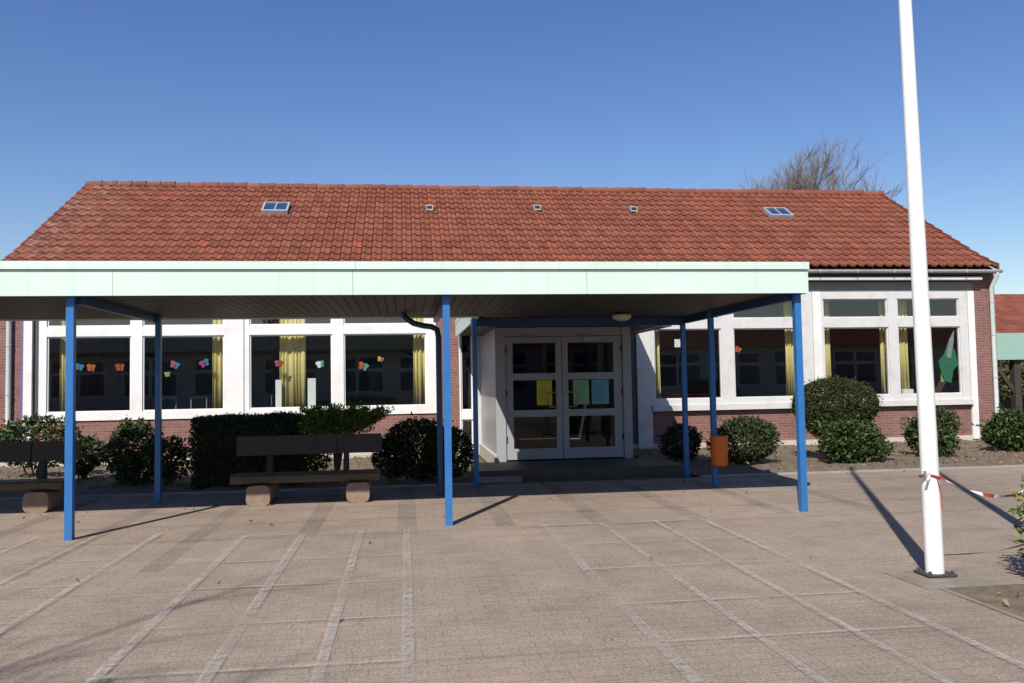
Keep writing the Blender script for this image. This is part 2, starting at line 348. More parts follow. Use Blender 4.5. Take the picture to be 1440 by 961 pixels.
MB().box(1.42,1.56,YW,YW+.2,0,3.8).box(1.105,4.0,YW+.001,YW+.2,3.36,3.8).build('wall_and_shade_panel',M['white_grey'],B)
# vestibule
V=MB()
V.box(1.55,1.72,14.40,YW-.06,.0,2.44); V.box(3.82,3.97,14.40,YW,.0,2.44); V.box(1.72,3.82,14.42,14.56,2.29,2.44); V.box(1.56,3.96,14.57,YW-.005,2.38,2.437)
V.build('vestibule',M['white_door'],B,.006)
MB().box(3.985,4.865,YW-.02,YW-.001,.13,3.36).build('wall_and_shade_panel',M['grey_dark'],B)  # dark sheet over the brick, colouring in the shade beside the vestibule
MB().box(1.50,1.548,14.30,YW-.03,.0,.24).build('wall_base',M['plinth'],B)
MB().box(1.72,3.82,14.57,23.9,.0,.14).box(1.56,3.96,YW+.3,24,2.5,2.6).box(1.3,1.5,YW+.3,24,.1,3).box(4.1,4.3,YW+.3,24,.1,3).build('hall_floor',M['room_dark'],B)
st=MB().box(1.10,4.42,13.0,14.39,-.05,.12); st.build('doorstep',M['stepstone'],B,.01)
MB().box(1.10,1.75,12.72,12.995,-.05,.035).build('threshold_slab',M['concrete'],B,.006)
def door(x0,x1,cols,hs,mirror):
    y=14.44; z0,z1=.145,2.28; fr=MB(); c0,c1=cols
    fr.box(x0,c0,y,y+.06,z0,z1); fr.box(c1,x1,y,y+.06,z0,z1)
    zs=[z0,.33,.88,1.0,1.52,1.64,2.17,z1]
    for i in (0,2,4,6): fr.box(c0+.001,c1-.001,y+.002,y+.058,zs[i],zs[i+1])
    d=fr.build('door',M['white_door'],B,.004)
    gl=MB(); gl.norecalc=1
    for a,b in ((.33,.88),(1.0,1.52),(1.64,2.17)): gl.quad((c0,y+.03,a),(c1,y+.03,a),(c1,y+.03,b),(c0,y+.03,b))
    gl.build('pane',M['glass_door'],d)
    s=1 if mirror else -1; hx=c1+.005 if not mirror else c0-.005
    h=MB(); xo=hx+s*.16
    h.tube([(hx,y-.01,1.30),(hx,y-.055,1.30),(xo-s*.03,y-.055,1.30),(xo,y-.055,1.26),(xo,y-.055,1.09),(xo-s*.03,y-.055,1.05),(hx,y-.055,1.05),(hx,y-.01,1.05)],.013,8)
    h.build('handle',M['yel_handle'],d)
    MB().box(min(hx,hx-s*.1),max(hx,hx-s*.1),y-.014,y-.001,1.07,1.27).build('handle_plate',M['chair_metal'],d,.003)
    cx=(c0+c1)/2; MB().box(cx-.13,cx+.15,y-.05,y-.002,2.20,2.26).tube([(cx+.1,y-.04,2.265),(cx-.1,y-.12,2.28),(cx-.25,y-.03,2.3)],.009,6).build('door_closer',M['gutter'],d)
    hX=x0+.015 if not mirror else x1-.015
    for z in (.45,1.25,2.0): MB().tube([(hX,y-.01,z),(hX,y-.01,z+.1)],.013,8).build('hinge',M['steel'],d)
    return d
door(1.725,2.725,(1.86,2.62),None,False); door(2.735,3.815,(2.84,3.66),None,True)
# notices taped on the glass
def notice(x0,x1,z0,z1,mat,label):
    mb=MB().box(x0,x1,14.462,14.467,z0,z1)
    rr=random.Random(int(x0*100)); z=z1-.05
    while z>z0+.04:
        mb.box(x0+.03,x1-.03-rr.uniform(0,.08),14.4605,14.4615,z,z+.006,1); z-=.032
    o=mb.build('notice',[M[mat],M['ink']]); rebase(o,((x0+x1)/2,14.465,z0)); tag(o,label,'notice','coloured notices on the entrance doors')
notice(2.28,2.55,1.08,1.51,'p_yellow','yellow paper notice on the left entrance door')
notice(2.93,3.21,1.08,1.51,'p_green','pale green paper notice on the right entrance door')
notice(3.26,3.57,1.08,1.51,'p_blue','light blue paper notice on the right entrance door')

# roof of single tiles
EY,EZ,RY,RZ=17.08,3.835,21.54,6.50; RX0,RX1=-7.72,13.19
NR=14; prof=[]
for i in range(NR+1):
    t=i/NR; y=EY+(RY-EY)*t; z=EZ+(RZ-EZ)*t+(.05*(1-t/.14) if t<.14 else 0); prof.append((y,z))
def roof_side(sgn):
    mb=MB(); mb.norecalc=1; W=.213; nc=int(round((RX1-RX0)/W)); W=(RX1-RX0)/nc; prf=[(0,-.03),(.035,.004),(.13,.030),(.26,.036),(.40,.022),(.52,.002),(.75,-.004),(.93,0),(.97,-.008),(1.0,-.05)]; K=len(prf)
    rr=random.Random(3)
    orange={(11,.10),(3,.165),(11,.405),(3,.325),(11,.62),(3,.53),(11,.76),(3,.72),(11,.93),(3,.87)}
    oc={(r_,int(f*nc)) for r_,f in orange}
    for r_ in range(NR):
        (ya,za),(yb,zb)=prof[r_],prof[r_+1]
        sl=Vector((0,yb-ya,zb-za)); nn=Vector((0,-sl.z,sl.y)).normalized()
        for c_ in range(nc):
            x=RX0+c_*W; jz=rr.uniform(-.004,.004); jy=rr.uniform(-.012,.012); mi=1 if (sgn>0 and (r_,c_) in oc) else 0
            lo=[];hi=[];bt=[]
            for k in range(K):
                u,h_=prf[k]
                px=x+u*W*1.0
                b0=Vector((px,ya+jy,za))+nn*(h_+.045+jz)-sl*.04
                b1=Vector((px,yb,zb))+nn*(h_+.012)+sl*.05
                b2=Vector((px,ya+jy,za))+nn*(h_+.012+jz)-sl*.04
                if sgn<0:
                    for q in (b0,b1,b2): q.y=2*RY-q.y
                lo.append(mb.bm.verts.new(b0)); hi.append(mb.bm.verts.new(b1)); bt.append(mb.bm.verts.new(b2))
            for k in range(K-1):
                a=(lo[k],lo[k+1],hi[k+1],hi[k]); d=(bt[k],bt[k+1],lo[k+1],lo[k])
                if sgn<0: a=a[::-1]; d=d[::-1]
                f=mb.bm.faces.new(a); f.smooth=True; f.material_index=mi; f=mb.bm.faces.new(d); f.material_index=mi
            # side lip
            a=(lo[0],hi[0],bt[0]); f=mb.bm.faces.new(a if sgn<0 else a[::-1]); f.material_index=mi
    return mb.build('roof',[M['tile'],M['tile_new']],B)
RF=roof_side(1); RB=roof_side(-1)
dk=MB(); dk.poly([(EY+.03,EZ-.03),(RY,RZ-.03),(2*RY-EY-.03,EZ-.03),(2*RY-EY-.03,EZ-.09),(RY,RZ-.12),(EY+.03,EZ-.09)],RX0+.02,RX1-.02,axis='x'); dk.build('roof_deck',M['tile'],B)
for X in (RX0-.035,RX1-.005):   # verge tiles on both gables
    vg=MB()
    for i in range(NR):
        (ya,za),(yb,zb)=prof[i],prof[i+1]
        for s in (0,1):
            y0,y1=(ya-.02,yb) if s==0 else (2*RY-ya+.02,2*RY-yb)
            vg.poly([(y0,za-.07),(y0,za+.075),(y1,zb+.05),(y1,zb-.07)],X,X+.045,axis='x')
    vg.build('verge',M['tile'],B)
rg=MB(); x=RX0-.03; rr=random.Random(5); rg.norecalc=0
while x<RX1:
    e=min(x+.36,RX1+.03); r0,r1=.095,.115; dz=rr.uniform(-.008,.008)
    rg.tube([(x,RY,RZ+.02+dz),(e+.03,RY,RZ+.028+dz)],[r0,r1],12); x+=.345
rg.build('ridge_tiles',M['tile'],B)
def slopeZ(y): return EZ+(RZ-EZ)*(y-EY)/(RY-EY)
def skylight(x,y,w_,h_,bars):
    a=math.atan2(RZ-EZ,RY-EY); mt=Matrix.Translation((x,y,slopeZ(y)+.06))@Matrix.Rotation(a,4,'X')
    def add(mb,bx):
        q=MB(); q.box(*bx); q.bm.transform(mt); me=bpy.data.meshes.new('t'); q.bm.to_mesh(me); mb.bm.from_mesh(me); bpy.data.meshes.remove(me)
    f=MB(); t=.045
    for bx in ((-w_/2,-w_/2+t,-h_/2,h_/2,-.05,.07),(w_/2-t,w_/2,-h_/2,h_/2,-.05,.07),(-w_/2+t,w_/2-t,-h_/2,-h_/2+t*1.6,-.05,.07),(-w_/2+t,w_/2-t,h_/2-t,h_/2,-.05,.07)): add(f,bx)
    if bars: add(f,(-.015,.015,-h_/2+t*1.6,h_/2-t,.0,.065))
    o=f.build('skylight' if bars else 'roof_vent',M['lead'],RF)
    g_=MB(); add(g_,(-w_/2+t,w_/2-t,-h_/2+t,h_/2-t,.02,.045)); 
    # sub-part depth limit: merge glass as second child of the roof
    g_.build('skylight_glass' if bars else 'vent_opening',M['sky_glass'] if bars else M['black'],RF)
skylight(-2.98,20.04,.60,.62,True); skylight(9.45,20.02,.60,.6,True)
def vent(x,y):
    a=MB(); z=slopeZ(y)+.06
    a.poly([(y-.13,z-.06),(y-.13,z+.06),(y+.12,z+.13),(y+.12,z+.05)],x-.085,x+.085,axis='x'); a.build('roof_vent',M['lead'],RF)
    MB().box(x-.07,x+.055,y-.136,y-.128,z-.02,z+.045).build('vent_opening',M['black'],RF)
for x,y in ((.63,20.13),(3.27,20.2),(5.70,20.16)): vent(x,y)
# gutter, brackets, downpipes
gt=MB(); n_=8
for side in (0,1):
    y0=EY-.05 if side==0 else 2*RY-EY+.05
    pr=[(y0+.065*math.cos(math.pi+math.pi*k/n_),3.81+.07*math.sin(math.pi+math.pi*k/n_)) for k in range(n_+1)]
    pr+=[(y0+.057*math.cos(2*math.pi-math.pi*k/n_),3.81+.06*math.sin(2*math.pi-math.pi*k/n_)) for k in range(n_+1)]
    gt.poly(pr,RX0-.05,RX1+.06,axis='x')
    x=RX0+.3
    while x<RX1: gt.box(x,x+.02,y0-.072,y0-.064,3.745,3.815); x+=.86
gt.build('gutter',M['gutter'],B)
def pipe(x,y,mat,top=3.74,foot=.12):
    t=MB().tube([(x,EY-.05,top+.02),(x,EY-.03,top-.08),(x,y,top-.3),(x,y,foot)],.048,14).build('downpipe',mat,B)
    for z in (2.35,3.1,1.4,.6): MB().tube([(x,y,z),(x,y,z+.03)],.055,12).build('pipe_clamp',M['gutter'],t)
pipe(13.14,YW-.07,M['pipe_white']); pipe(-7.60,YW-.07,M['pipe_white'])

# ------------------------------------------------------------- canopy
K=empty('entrance_canopy',(0,10.4,0),'flat roofed walkway canopy with mint green fascia on blue steel posts','canopy')
CX0=-15.0
fs=MB(); seams=[CX0,-9.2,-6.0,-2.90,-.53,1.95,4.47]
for a,b in zip(seams,seams[1:]): fs.box(a+.002,b-.002,8.77,8.80,2.43,2.69)
fs.build('fascia',M['mint'],K)
cp=MB(); seams=[CX0,-8.0,-5.1,-.50,2.73,4.475]
for a,b in zip(seams,seams[1:]): cp.box(a+.0015,b-.0015,8.745,8.86,2.695,2.775)
cp.build('fascia_cap',M['mint'],K)
sf=MB(); sf.box(4.44,4.47,8.802,17.1,2.43,2.69); sf.box(4.41,4.475,8.862,17.1,2.695,2.775); sf.build('side_fascia',M['mint'],K)
sf=MB(); sf.box(1.03,1.06,11.985,17.1,2.43,2.69); sf.box(1.025,1.09,11.985,17.1,2.695,2.775); sf.build('side_fascia',M['mint'],K)
sf=MB(); sf.box(CX0,1.028,11.95,11.98,2.43,2.69); sf.box(CX0,1.02,11.92,11.985,2.695,2.775); sf.build('rear_fascia',M['mint'],K)
MB().box(4.476,4.80,14.6,17.08,2.45,2.775).build('roof_extension',M['grey_dark'],K)
MB().box(CX0,4.43,8.865,11.94,2.58,2.74).box(1.07,4.43,11.941,17.1,2.58,2.74).build('roof_deck',M['roofdeck'],K)
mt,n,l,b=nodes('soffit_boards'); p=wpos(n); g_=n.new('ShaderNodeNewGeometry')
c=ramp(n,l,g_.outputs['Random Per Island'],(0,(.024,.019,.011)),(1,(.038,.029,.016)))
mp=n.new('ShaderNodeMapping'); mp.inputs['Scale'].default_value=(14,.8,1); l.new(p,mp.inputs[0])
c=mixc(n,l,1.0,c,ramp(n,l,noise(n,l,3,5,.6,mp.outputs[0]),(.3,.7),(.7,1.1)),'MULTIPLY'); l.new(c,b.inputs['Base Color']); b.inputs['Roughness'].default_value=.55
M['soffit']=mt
bd=MB(); x=CX0
while x<4.43:
    y1=11.94 if x<1.06 else 17.0
    bd.box(x+.004,min(x+.108,4.435),8.81,y1,2.45,2.475); x+=.112
bd.build('soffit',M['soffit'],K)
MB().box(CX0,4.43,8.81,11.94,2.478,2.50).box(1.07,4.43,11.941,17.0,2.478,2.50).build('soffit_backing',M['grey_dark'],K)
def cpost(x,y,w_=.092,top=2.45):
    p_=MB().box(x-w_/2,x+w_/2,y-w_/2,y+w_/2,0,top).build('post',M['blue'],K,.008)
cl=[(-3.34,8.90),(.44,8.90),(4.385,8.90),(-3.23,11.52),(1.02,12.30),(4.30,12.55),(4.30,11.35),(-7.15,8.90),(-7.15,11.5),(-11,8.90),(-11,11.5)]
for x,y in cl: cpost(x,y,.074 if y<9 else .070)
for x,y0,y1 in ((-3.28,8.95,11.47),(.44,8.95,11.9),(4.33,8.95,12.5),(-7.15,8.95,11.45),(-11,8.95,11.45)): MB().box(x-.035,x+.035,y0,y1,2.36,2.449).build('beam',M['blue_shaded'],K)
MB().box(.98,4.29,12.42,12.49,2.33,2.449).build('beam',M['blue_shaded'],K)
MB().tube([(-.02,11.35,2.45),(-.01,11.35,2.42),(.03,11.34,2.37),(.12,11.33,2.31),(.25,11.31,2.275),(.36,11.30,2.26),(.43,11.28,2.22),(.45,11.27,2.12),(.45,11.27,0)],.040,12).build('downpipe',M['blue_shaded'],K)
lp=MB().tube([(3.05,11.5,2.449),(3.05,11.5,2.42)],[.07,.07],18).build('lamp_base',M['black'],K)
lp=MB().tube([(3.05,11.5,2.42),(3.05,11.5,2.40),(3.05,11.5,2.36),(3.05,11.5,2.335)],[.13,.14,.115,.05],20).build('lamp_shade',M['lamp'],K)

# ------------------------------------------------------------- litter bin
L=empty('litter_bin',(4.31,11.20,.27),'orange metal litter bin strapped to blue canopy post','litter bin')
bn=MB(); x,y=4.31,11.185; n_=24
def ring(r_,z): return [bn.bm.verts.new((x+r_*math.cos(2*math.pi*k/n_),y+r_*math.sin(2*math.pi*k/n_),z)) for k in range(n_)]
rs=[ring(a,z) for a,z in ((.105,.29),(.115,.30),(.119,.68),(.124,.685),(.124,.70),(.112,.70),(.108,.32))]
for a,b_ in zip(rs,rs[1:]):
    for k in range(n_): f=bn.bm.faces.new((a[k],a[(k+1)%n_],b_[(k+1)%n_],b_[k])); f.smooth=True
bn.bm.faces.new(rs[0]); bn.bm.faces.new(rs[-1])
bn.build('body',M['orange'],L)
for z in (.35,.60): MB().box(4.26,4.36,11.301,11.313,z,z+.05).build('bracket',M['steel'],L)
MB().tube([(4.31,11.185,.272),(4.31,11.185,.292)],.10,20).build('base',M['steel'],L)

# ------------------------------------------------------------- flagpoles
def flagpole(x,y,label,lx=-.055,ly=0,Z=7.5):
    P=empty('flagpole',(x,y,0),label,'flagpole','white flagpoles on the forecourt')
    zs=[.02,.75,.8,2,3.2,4.4,6,Z]; rad=[.066,.064,.064,.059,.053,.047,.042,.036]
    pl=MB().tube([(x+lx*z/4.4,y+ly*z/4.4,z) for z in zs],rad,28).build('pole',M['flag'],P)
    pb=MB().poly([(x-.11,y-.09),(x+.11,y-.105),(x+.11,y+.095),(x-.11,y+.10)],.014,.028,axis='z'); pb.build('base_plate',M['steel'],P,.002)
    for dx,dy in ((-.085,-.07),(.085,-.08),(.085,.07),(-.085,.075)):
        MB().tube([(x+dx,y+dy,.028),(x+dx,y+dy,.05)],.012,6).build('bolt',M['steel'],P)
    z=1.93; cx_,cy_=x+lx*.44,y; MB().tube([(cx_+.03,cy_+.045,z),(cx_+.07,cy_+.10,z)],.012,6).tube([(cx_+.07,cy_+.10,z-.07),(cx_+.07,cy_+.10,z+.07)],.012,6).build('cleat',M['steel'],P)
    return P
flagpole(3.90,5.85,'white steel flagpole on dark base plate with barrier tape knotted around it')
flagpole(5.38,6.30,'white flagpole standing just beyond the right edge behind the yellowish bush',0)
# barrier tape, alternating red and white strips
tp=MB(); N=44; prev=None
A=Vector((3.955,5.86,.735)); Bp=Vector((5.33,6.27,.80))
for i in range(N+1):
    t=i/N; c_=A.lerp(Bp,t)+Vector((0,0,-.30*4*t*(1-t)*(.55+.45*t))); tw=math.sin(t*9)*1.1+.4; wv=Vector((0,math.sin(tw),math.cos(tw)))*.014
    cur=(c_+wv,c_-wv)
    if prev:
        f=tp.bm.faces.new([tp.bm.verts.new(q) for q in (prev[0],cur[0],cur[1],prev[1])]); f.material_index=(i//4)%2; f.smooth=True
    prev=cur
ring_=[(3.892+.072*math.cos(a),5.85+.072*math.sin(a),.745+.012*math.sin(a*2)) for a in [2*math.pi*k/20 for k in range(21)]]
tp.tube(ring_,.008,6,mi=0); tp.tube([(3.83,5.80,.75),(3.80,5.77,.785),(3.785,5.76,.80)],.014,5,mi=1); tp.tube([(3.84,5.78,.75),(3.80,5.75,.72)],.010,5,mi=1)
tp.tube([(3.90,5.776,.735),(3.93,5.782,.62),(3.945,5.795,.50)],.004,4,mi=0)
o=tp.build('barrier_tape',[M['red_tape'],M['white_tape']]); rebase(o,(3.9,5.85,.73)); tag(o,'red and white striped barrier tape tied to the flagpole','barrier tape')

# ------------------------------------------------------------- benches
def bench(dx,dy,label):
    Bn=empty('park_bench',(-1.25+dx,11.2+dy,0),label,'bench','log benches under the canopy')
    rr=random.Random(int(dx*10)+99)
    for x0,x1 in ((-2.0,-1.69),(-.78,-.45)):
        mb=MB(); xc=(x0+x1)/2+dx; r_=.152; n_=18
        pts=[]
        for k in range(n_):
            a=2*math.pi*k/n_; X=max(-r_*.96,min(r_*.96,r_*1.12*math.cos(a))); Z=max(-r_*.84,min(r_*.80,r_*1.06*math.sin(a)))
            pts.append((xc+X*(1+rr.uniform(-.03,.03)),.135+Z*(1+rr.uniform(-.03,.03))))
        zm=min(p_[1] for p_ in pts); pts=[(a,b-zm) for a,b in pts]
        mb.poly(pts,10.84+dy,11.62+dy); mb.build('log_support',M['wood_log'],Bn,.012)
    mb=MB(); X0,X1=-2.20+dx,-.34+dx; y0=10.90+dy
    pr=[(y0,.30),(y0+.02,.355),(y0+.06,.372),(y0+.42,.372),(y0+.44,.34),(y0+.42,.27),(y0+.05,.262),(y0+.01,.275)]
    mb.poly(pr,X0,X1,axis='x'); mb.build('seat',M['ybrown'],Bn,.006)
    for x0,x1 in ((-2.22,-.925),(-.905,-.33)):
        pr=[(11.42+dy,.585),(11.46+dy,.835),(11.52+dy,.83),(11.48+dy,.58)]
        MB().poly(pr,x0+dx,x1+dx,axis='x').build('backrest',M['darkwood'],Bn,.006)
    for xc in (-1.80,-.80):
        pr=[(11.36+dy,.25),(11.475+dy,.585),(11.505+dy,.80),(11.56+dy,.80),(11.56+dy,.2)]
        MB().poly(pr,xc-.035+dx,xc+.035+dx,axis='x').build('back_post',M['darkwood'],Bn,.004)
bench(0,0,'dark wooden log bench on two round log supports in front of the clipped hedge')
bench(-3.87,.06,'dark wooden log bench cut off by the left edge of the photo')

# ------------------------------------------------------------- foliage
def leafcloud(mb,pts,size,rr,asp=.42,droop=.3,out=None):
    for p in pts:
        p=Vector(p[0]) if isinstance(p,tuple) and len(p)==2 and not isinstance(p[0],(int,float)) else Vector(p)
        s=size*rr.uniform(.6,1.3)
        d=Vector((rr.gauss(0,1),rr.gauss(0,1),rr.gauss(0,.7)-droop*.2)).normalized()
        if out is not None: d=(d*.8+(p-out).normalized()*.8).normalized()
        n_=Vector((rr.gauss(0,1),rr.gauss(0,1),rr.gauss(.8,1))); a=d.cross(n_)
        if a.length<.05: continue
        a.normalize(); a*=s*asp; d*=s; nn=a.cross(d).normalized()*s*.12
        v=[mb.bm.verts.new(q) for q in (p-d,p-a*.9+nn*1,p+d,p+a*.9+nn*1)]
        f=mb.bm.faces.new((v[0],v[1],v[2],v[3])); f.smooth=False
def blob_pts(n,c,r,rr,lumps=7,hollow=.55,amp=.22):
    L_=[(Vector((rr.gauss(0,1),rr.gauss(0,1),rr.gauss(0,1))).normalized(),rr.uniform(-amp,amp)) for _ in range(lumps*2)]
    out=[]
    while len(out)<n:
        d=Vector((rr.gauss(0,1),rr.gauss(0,1),rr.gauss(0,1))).normalized(); q=1
        for l_,a in L_:
            t=max(0,d.dot(l_)); q+=a*t**6
        rad=q*(hollow+(1-hollow)*rr.random()**.5)*(1 if rr.random()>.07 else rr.uniform(1.0,1.13))
        p=Vector((c[0]+d.x*r[0]*rad,c[1]+d.y*r[1]*rad,c[2]+d.z*r[2]*rad))
        if p.z>.03: out.append(p)
    return out
def stems(mb,base,tops,r0,rr,n=5):
    for t in tops:
        b=Vector(base)+Vector((rr.uniform(-.06,.06),rr.uniform(-.06,.06),-.02)); t=Vector(t); m_=b.lerp(t,.5)+Vector((rr.uniform(-.06,.06),rr.uniform(-.06,.06),rr.uniform(0,.08)))
        mb.tube([b,m_,t],[r0,r0*.7,r0*.3],n)
def shrub(name,c,r,n,size,mat,label,seed,asp=.42,hollow=.45,amp=.22,extra=(),twigs=9,cat='shrub'):
    rr=random.Random(seed); base=(c[0],c[1],0)
    S=empty(name,base,label,cat); mb=MB(); mb.norecalc=1
    leafcloud(mb,blob_pts(n,c,r,rr,7,hollow,amp),size,rr,asp,out=Vector(c))
    for _ in range(14 if size>.03 else 0):   # stray shoots break the outline
        a=rr.uniform(0,6.28); e=rr.uniform(.1,1.2); d=Vector((math.cos(a)*math.cos(e)*r[0],math.sin(a)*math.cos(e)*r[1],math.sin(e)*r[2])); L0=rr.uniform(1.05,1.28)
        leafcloud(mb,[Vector(c)+d*(.85+(L0-.85)*j/9)+Vector((rr.gauss(0,.018),rr.gauss(0,.018),rr.gauss(0,.012)+.02*j/9)) for j in range(10)],size*.85,rr,asp,out=Vector(c))
    for (ec,er,en) in extra: leafcloud(mb,blob_pts(en,ec,er,rr,5,hollow,amp),size,rr,asp,out=Vector(ec))
    mb.build('foliage',M[mat],S)
    sm=MB(); cs=[(c,r)]+[(e[0],e[1]) for e in extra]; tops=[]
    for k in range(twigs):
        cc,r_=cs[k%len(cs)]; a=rr.uniform(0,6.28); tops.append((cc[0]+r_[0]*.6*math.cos(a),cc[1]+r_[1]*.6*math.sin(a),cc[2]+r_[2]*rr.uniform(-.1,.7)))
    stems(sm,base,tops,.016,rr); sm.build('stem',M['bark'],S)
    return S
shrub('shrub',(-4.27,13.9,.56),(.42,.40,.42),2200,.05,'rhododendron' if 0 else 'rhodo','broad leaved shrub left of the blue post behind the canopy, sunlit on top',11,extra=(((-4.1,13.6,.28),(.42,.35,.26),1100),))
shrub('shrub',(-3.55,13.2,.42),(.36,.3,.33),1100,.05,'rhodo','loose dark shrub between the blue post and the clipped hedge',12,hollow=.35,amp=.35)
shrub('shrub',(-6.2,15.0,.62),(.75,.45,.42),2600,.05,'rhodo','low green shrub behind the left bench beside the downpipe',13)
shrub('shrub',(-5.15,14.3,.42),(.36,.35,.32),1300,.05,'rhodo','small green shrub peeking out right of the left bench',14,amp=.3)
# clipped hedge, boxy
def hedge(x0,x1,y0,y1,h0,h1,label,seed,mat='hedge',n=9000,size=.026):
    rr=random.Random(seed); S=empty('hedge',((x0+x1)/2,(y0+y1)/2,0),label,'hedge')
    core=MB(); core.poly([(x0+.07,.06),(x1-.07,.06),(x1-.07,h1-.07),(x0+.07,h0-.07)],y0+.07,y1-.07); core.build('branches',M['bark'],S)
    mb=MB(); mb.norecalc=1; pts=[]
    for _ in range(n):
        u,v=rr.random(),rr.random(); q=rr.random(); j=rr.gauss(0,.018)-abs(rr.gauss(0,.03)); hx=lambda X:h0+(h1-h0)*(X-x0)/(x1-x0)
        if q<.42: X=x0+(x1-x0)*u; pts.append((X,y0-j,.03+(hx(X)-.03)*v))
        elif q<.8: X=x0+(x1-x0)*u; pts.append((X,y0+(y1-y0)*v,hx(X)+j+.01*math.sin(X*9)))
        elif q<.9: pts.append((x0-j+.03*math.sin(v*7),y0+(y1-y0)*u,.03+(h0-.03)*v))
        else: pts.append((x1+j,y0+(y1-y0)*u,.03+(h1-.03)*v))
    leafcloud(mb,pts,size,rr,.5); mb.build('foliage',M[mat],S)
hedge(-3.10,-1.62,12.65,13.35,1.04,1.055,'dark clipped box hedge with flat top behind the bench',21,n=16000)
# juniper with bare lower stems
rr=random.Random(31); S=empty('juniper',(-1.05,12.95,0),'spreading bright green juniper rising behind the bench next to the clipped hedge','shrub')
mb=MB(); mb.norecalc=1; sm=MB()
for k in range(110):
    a=rr.uniform(0,6.28); ln_=rr.uniform(.3,.85); e=Vector((-1.0+ln_*.95*math.cos(a),12.95+ln_*.5*math.sin(a),.90+rr.uniform(0,.2)+.08*(1-ln_)))
    if e.x<-1.95: e.x=-1.95
    s0=Vector((-1.0+.25*math.cos(a),12.95+.15*math.sin(a),.84+rr.uniform(-.05,.1)))
    if k<26: sm.tube([Vector((-1.05,12.95,0)),Vector((-1.03,12.95,.45)).lerp(s0,.3),s0],[.02,.014,.006],5)
    for j in range(90):
        t=rr.random(); p=s0.lerp(e,t)+Vector((rr.gauss(0,.035),rr.gauss(0,.03),rr.gauss(0,.022)+.05*t*t))
        dd=((e-s0).normalized()+Vector((rr.gauss(0,.5),rr.gauss(0,.5),rr.gauss(.3,.4)))).normalized()*.06; sd_=dd.cross(Vector((rr.gauss(0,1),rr.gauss(0,1),1))).normalized()*.014
        mb.bm.faces.new([mb.bm.verts.new(q) for q in (p-sd_,p+sd_,p+dd)])
leafcloud(mb,blob_pts(4200,(-1.2,12.95,.84),(.72,.34,.19),rr,5,.1,.3),.026,rr,.4); leafcloud(mb,blob_pts(1500,(-1.55,13.0,.55),(.28,.3,.4),rr,5,.1,.3),.03,rr,.4)
mb.build('foliage',M['junip'],S); sm.build('stem',M['bark'],S)
shrub('shrub',(-1.45,13.1,.38),(.35,.3,.30),700,.045,'rhodo','sparse dark undergrowth seen through the gap of the bench back',32,hollow=.2,amp=.3)
shrub('shrub',(.22,12.85,.52),(.60,.36,.46),5200,.036,'hedge','dense dark rounded shrub behind the middle posts left of the entrance',33,asp=.5,hollow=.5,amp=.12,extra=(((.62,12.8,.45),(.40,.33,.42),2500),((-.2,12.9,.42),(.33,.3,.35),1800)))
shrub('shrub',(4.93,14.6,.36),(.36,.3,.34),1900,.042,'hedge','small shaded shrub beneath the window right of the entrance',41)
shrub('shrub',(5.75,13.8,.42),(.62,.42,.42),4200,.042,'hedge','round dark green shrub right of the orange bin',42,amp=.16,hollow=.5)
shrub('topiary_shrub',(7.66,14.2,.98),(.78,.60,.49),30000,.022,'topi','tall clipped dome shaped evergreen with reddish sunlit top beside the right blue post',43,asp=.5,hollow=.80,amp=.04,extra=(((7.55,14.1,.78),(.58,.45,.40),6000),),twigs=26)
shrub('shrub',(7.52,13.45,.40),(.64,.36,.38),3400,.046,'rhodo','leafy low shrub growing at the foot of the tall clipped evergreen',44,amp=.3,hollow=.35,extra=(((7.75,13.5,.27),(.58,.35,.24),1300),((7.45,13.8,.62),(.45,.3,.32),1600)))
shrub('shrub',(9.50,14.2,.44),(.52,.42,.42),2900,.046,'rhodo','broad leaved shrub partly hidden behind the white flagpole',45,amp=.2,extra=(((9.4,13.9,.3),(.4,.35,.28),900),))
shrub('shrub',(11.45,14.6,.42),(.68,.45,.42),3600,.048,'rhodo','leafy shrub in front of the brick corner at the right edge',46,amp=.25,extra=(((11.4,14.5,.28),(.5,.35,.26),900),((12.2,14.6,.45),(.6,.4,.4),1500)))
shrub('shrub',(4.76,5.36,.48),(.48,.45,.40),1700,.040,'yleaf','yellow green bush cut off by the right edge beside the flagpole',47,amp=.3,hollow=.3,extra=(((4.95,5.1,.35),(.42,.4,.33),1000),((4.62,4.95,.22),(.30,.3,.2),500),))
# dry leaf litter over the bed
mb=MB(); mb.norecalc=1; rr=random.Random(50); pts=[]
for _ in range(5200):
    X=rr.uniform(-8,13.4); Y=rr.uniform(12.4,17.1)
    if 1.0<X<4.5: continue
    pts.append((X,Y,.06+rr.uniform(0,.02)))
for _ in range(700): pts.append((rr.uniform(3.75,8),rr.uniform(.5,5.4),.045))
for _ in range(60): pts.append((rr.uniform(-6,8),12.25-abs(rr.gauss(0,1.2)),.012))
for _ in range(26): pts.append((rr.uniform(-4,4.5),rr.uniform(3.5,10),.014))
leafcloud(mb,pts,.026,rr,.5)
mt=leaf('dry_leaves',(.10,.06,.03),(.20,.13,.07),(.34,.25,.15),.8)
o=mb.build('leaf_litter',mt); tag(o,'dry brown leaf litter scattered over the planting bed','leaf litter',kind='stuff')

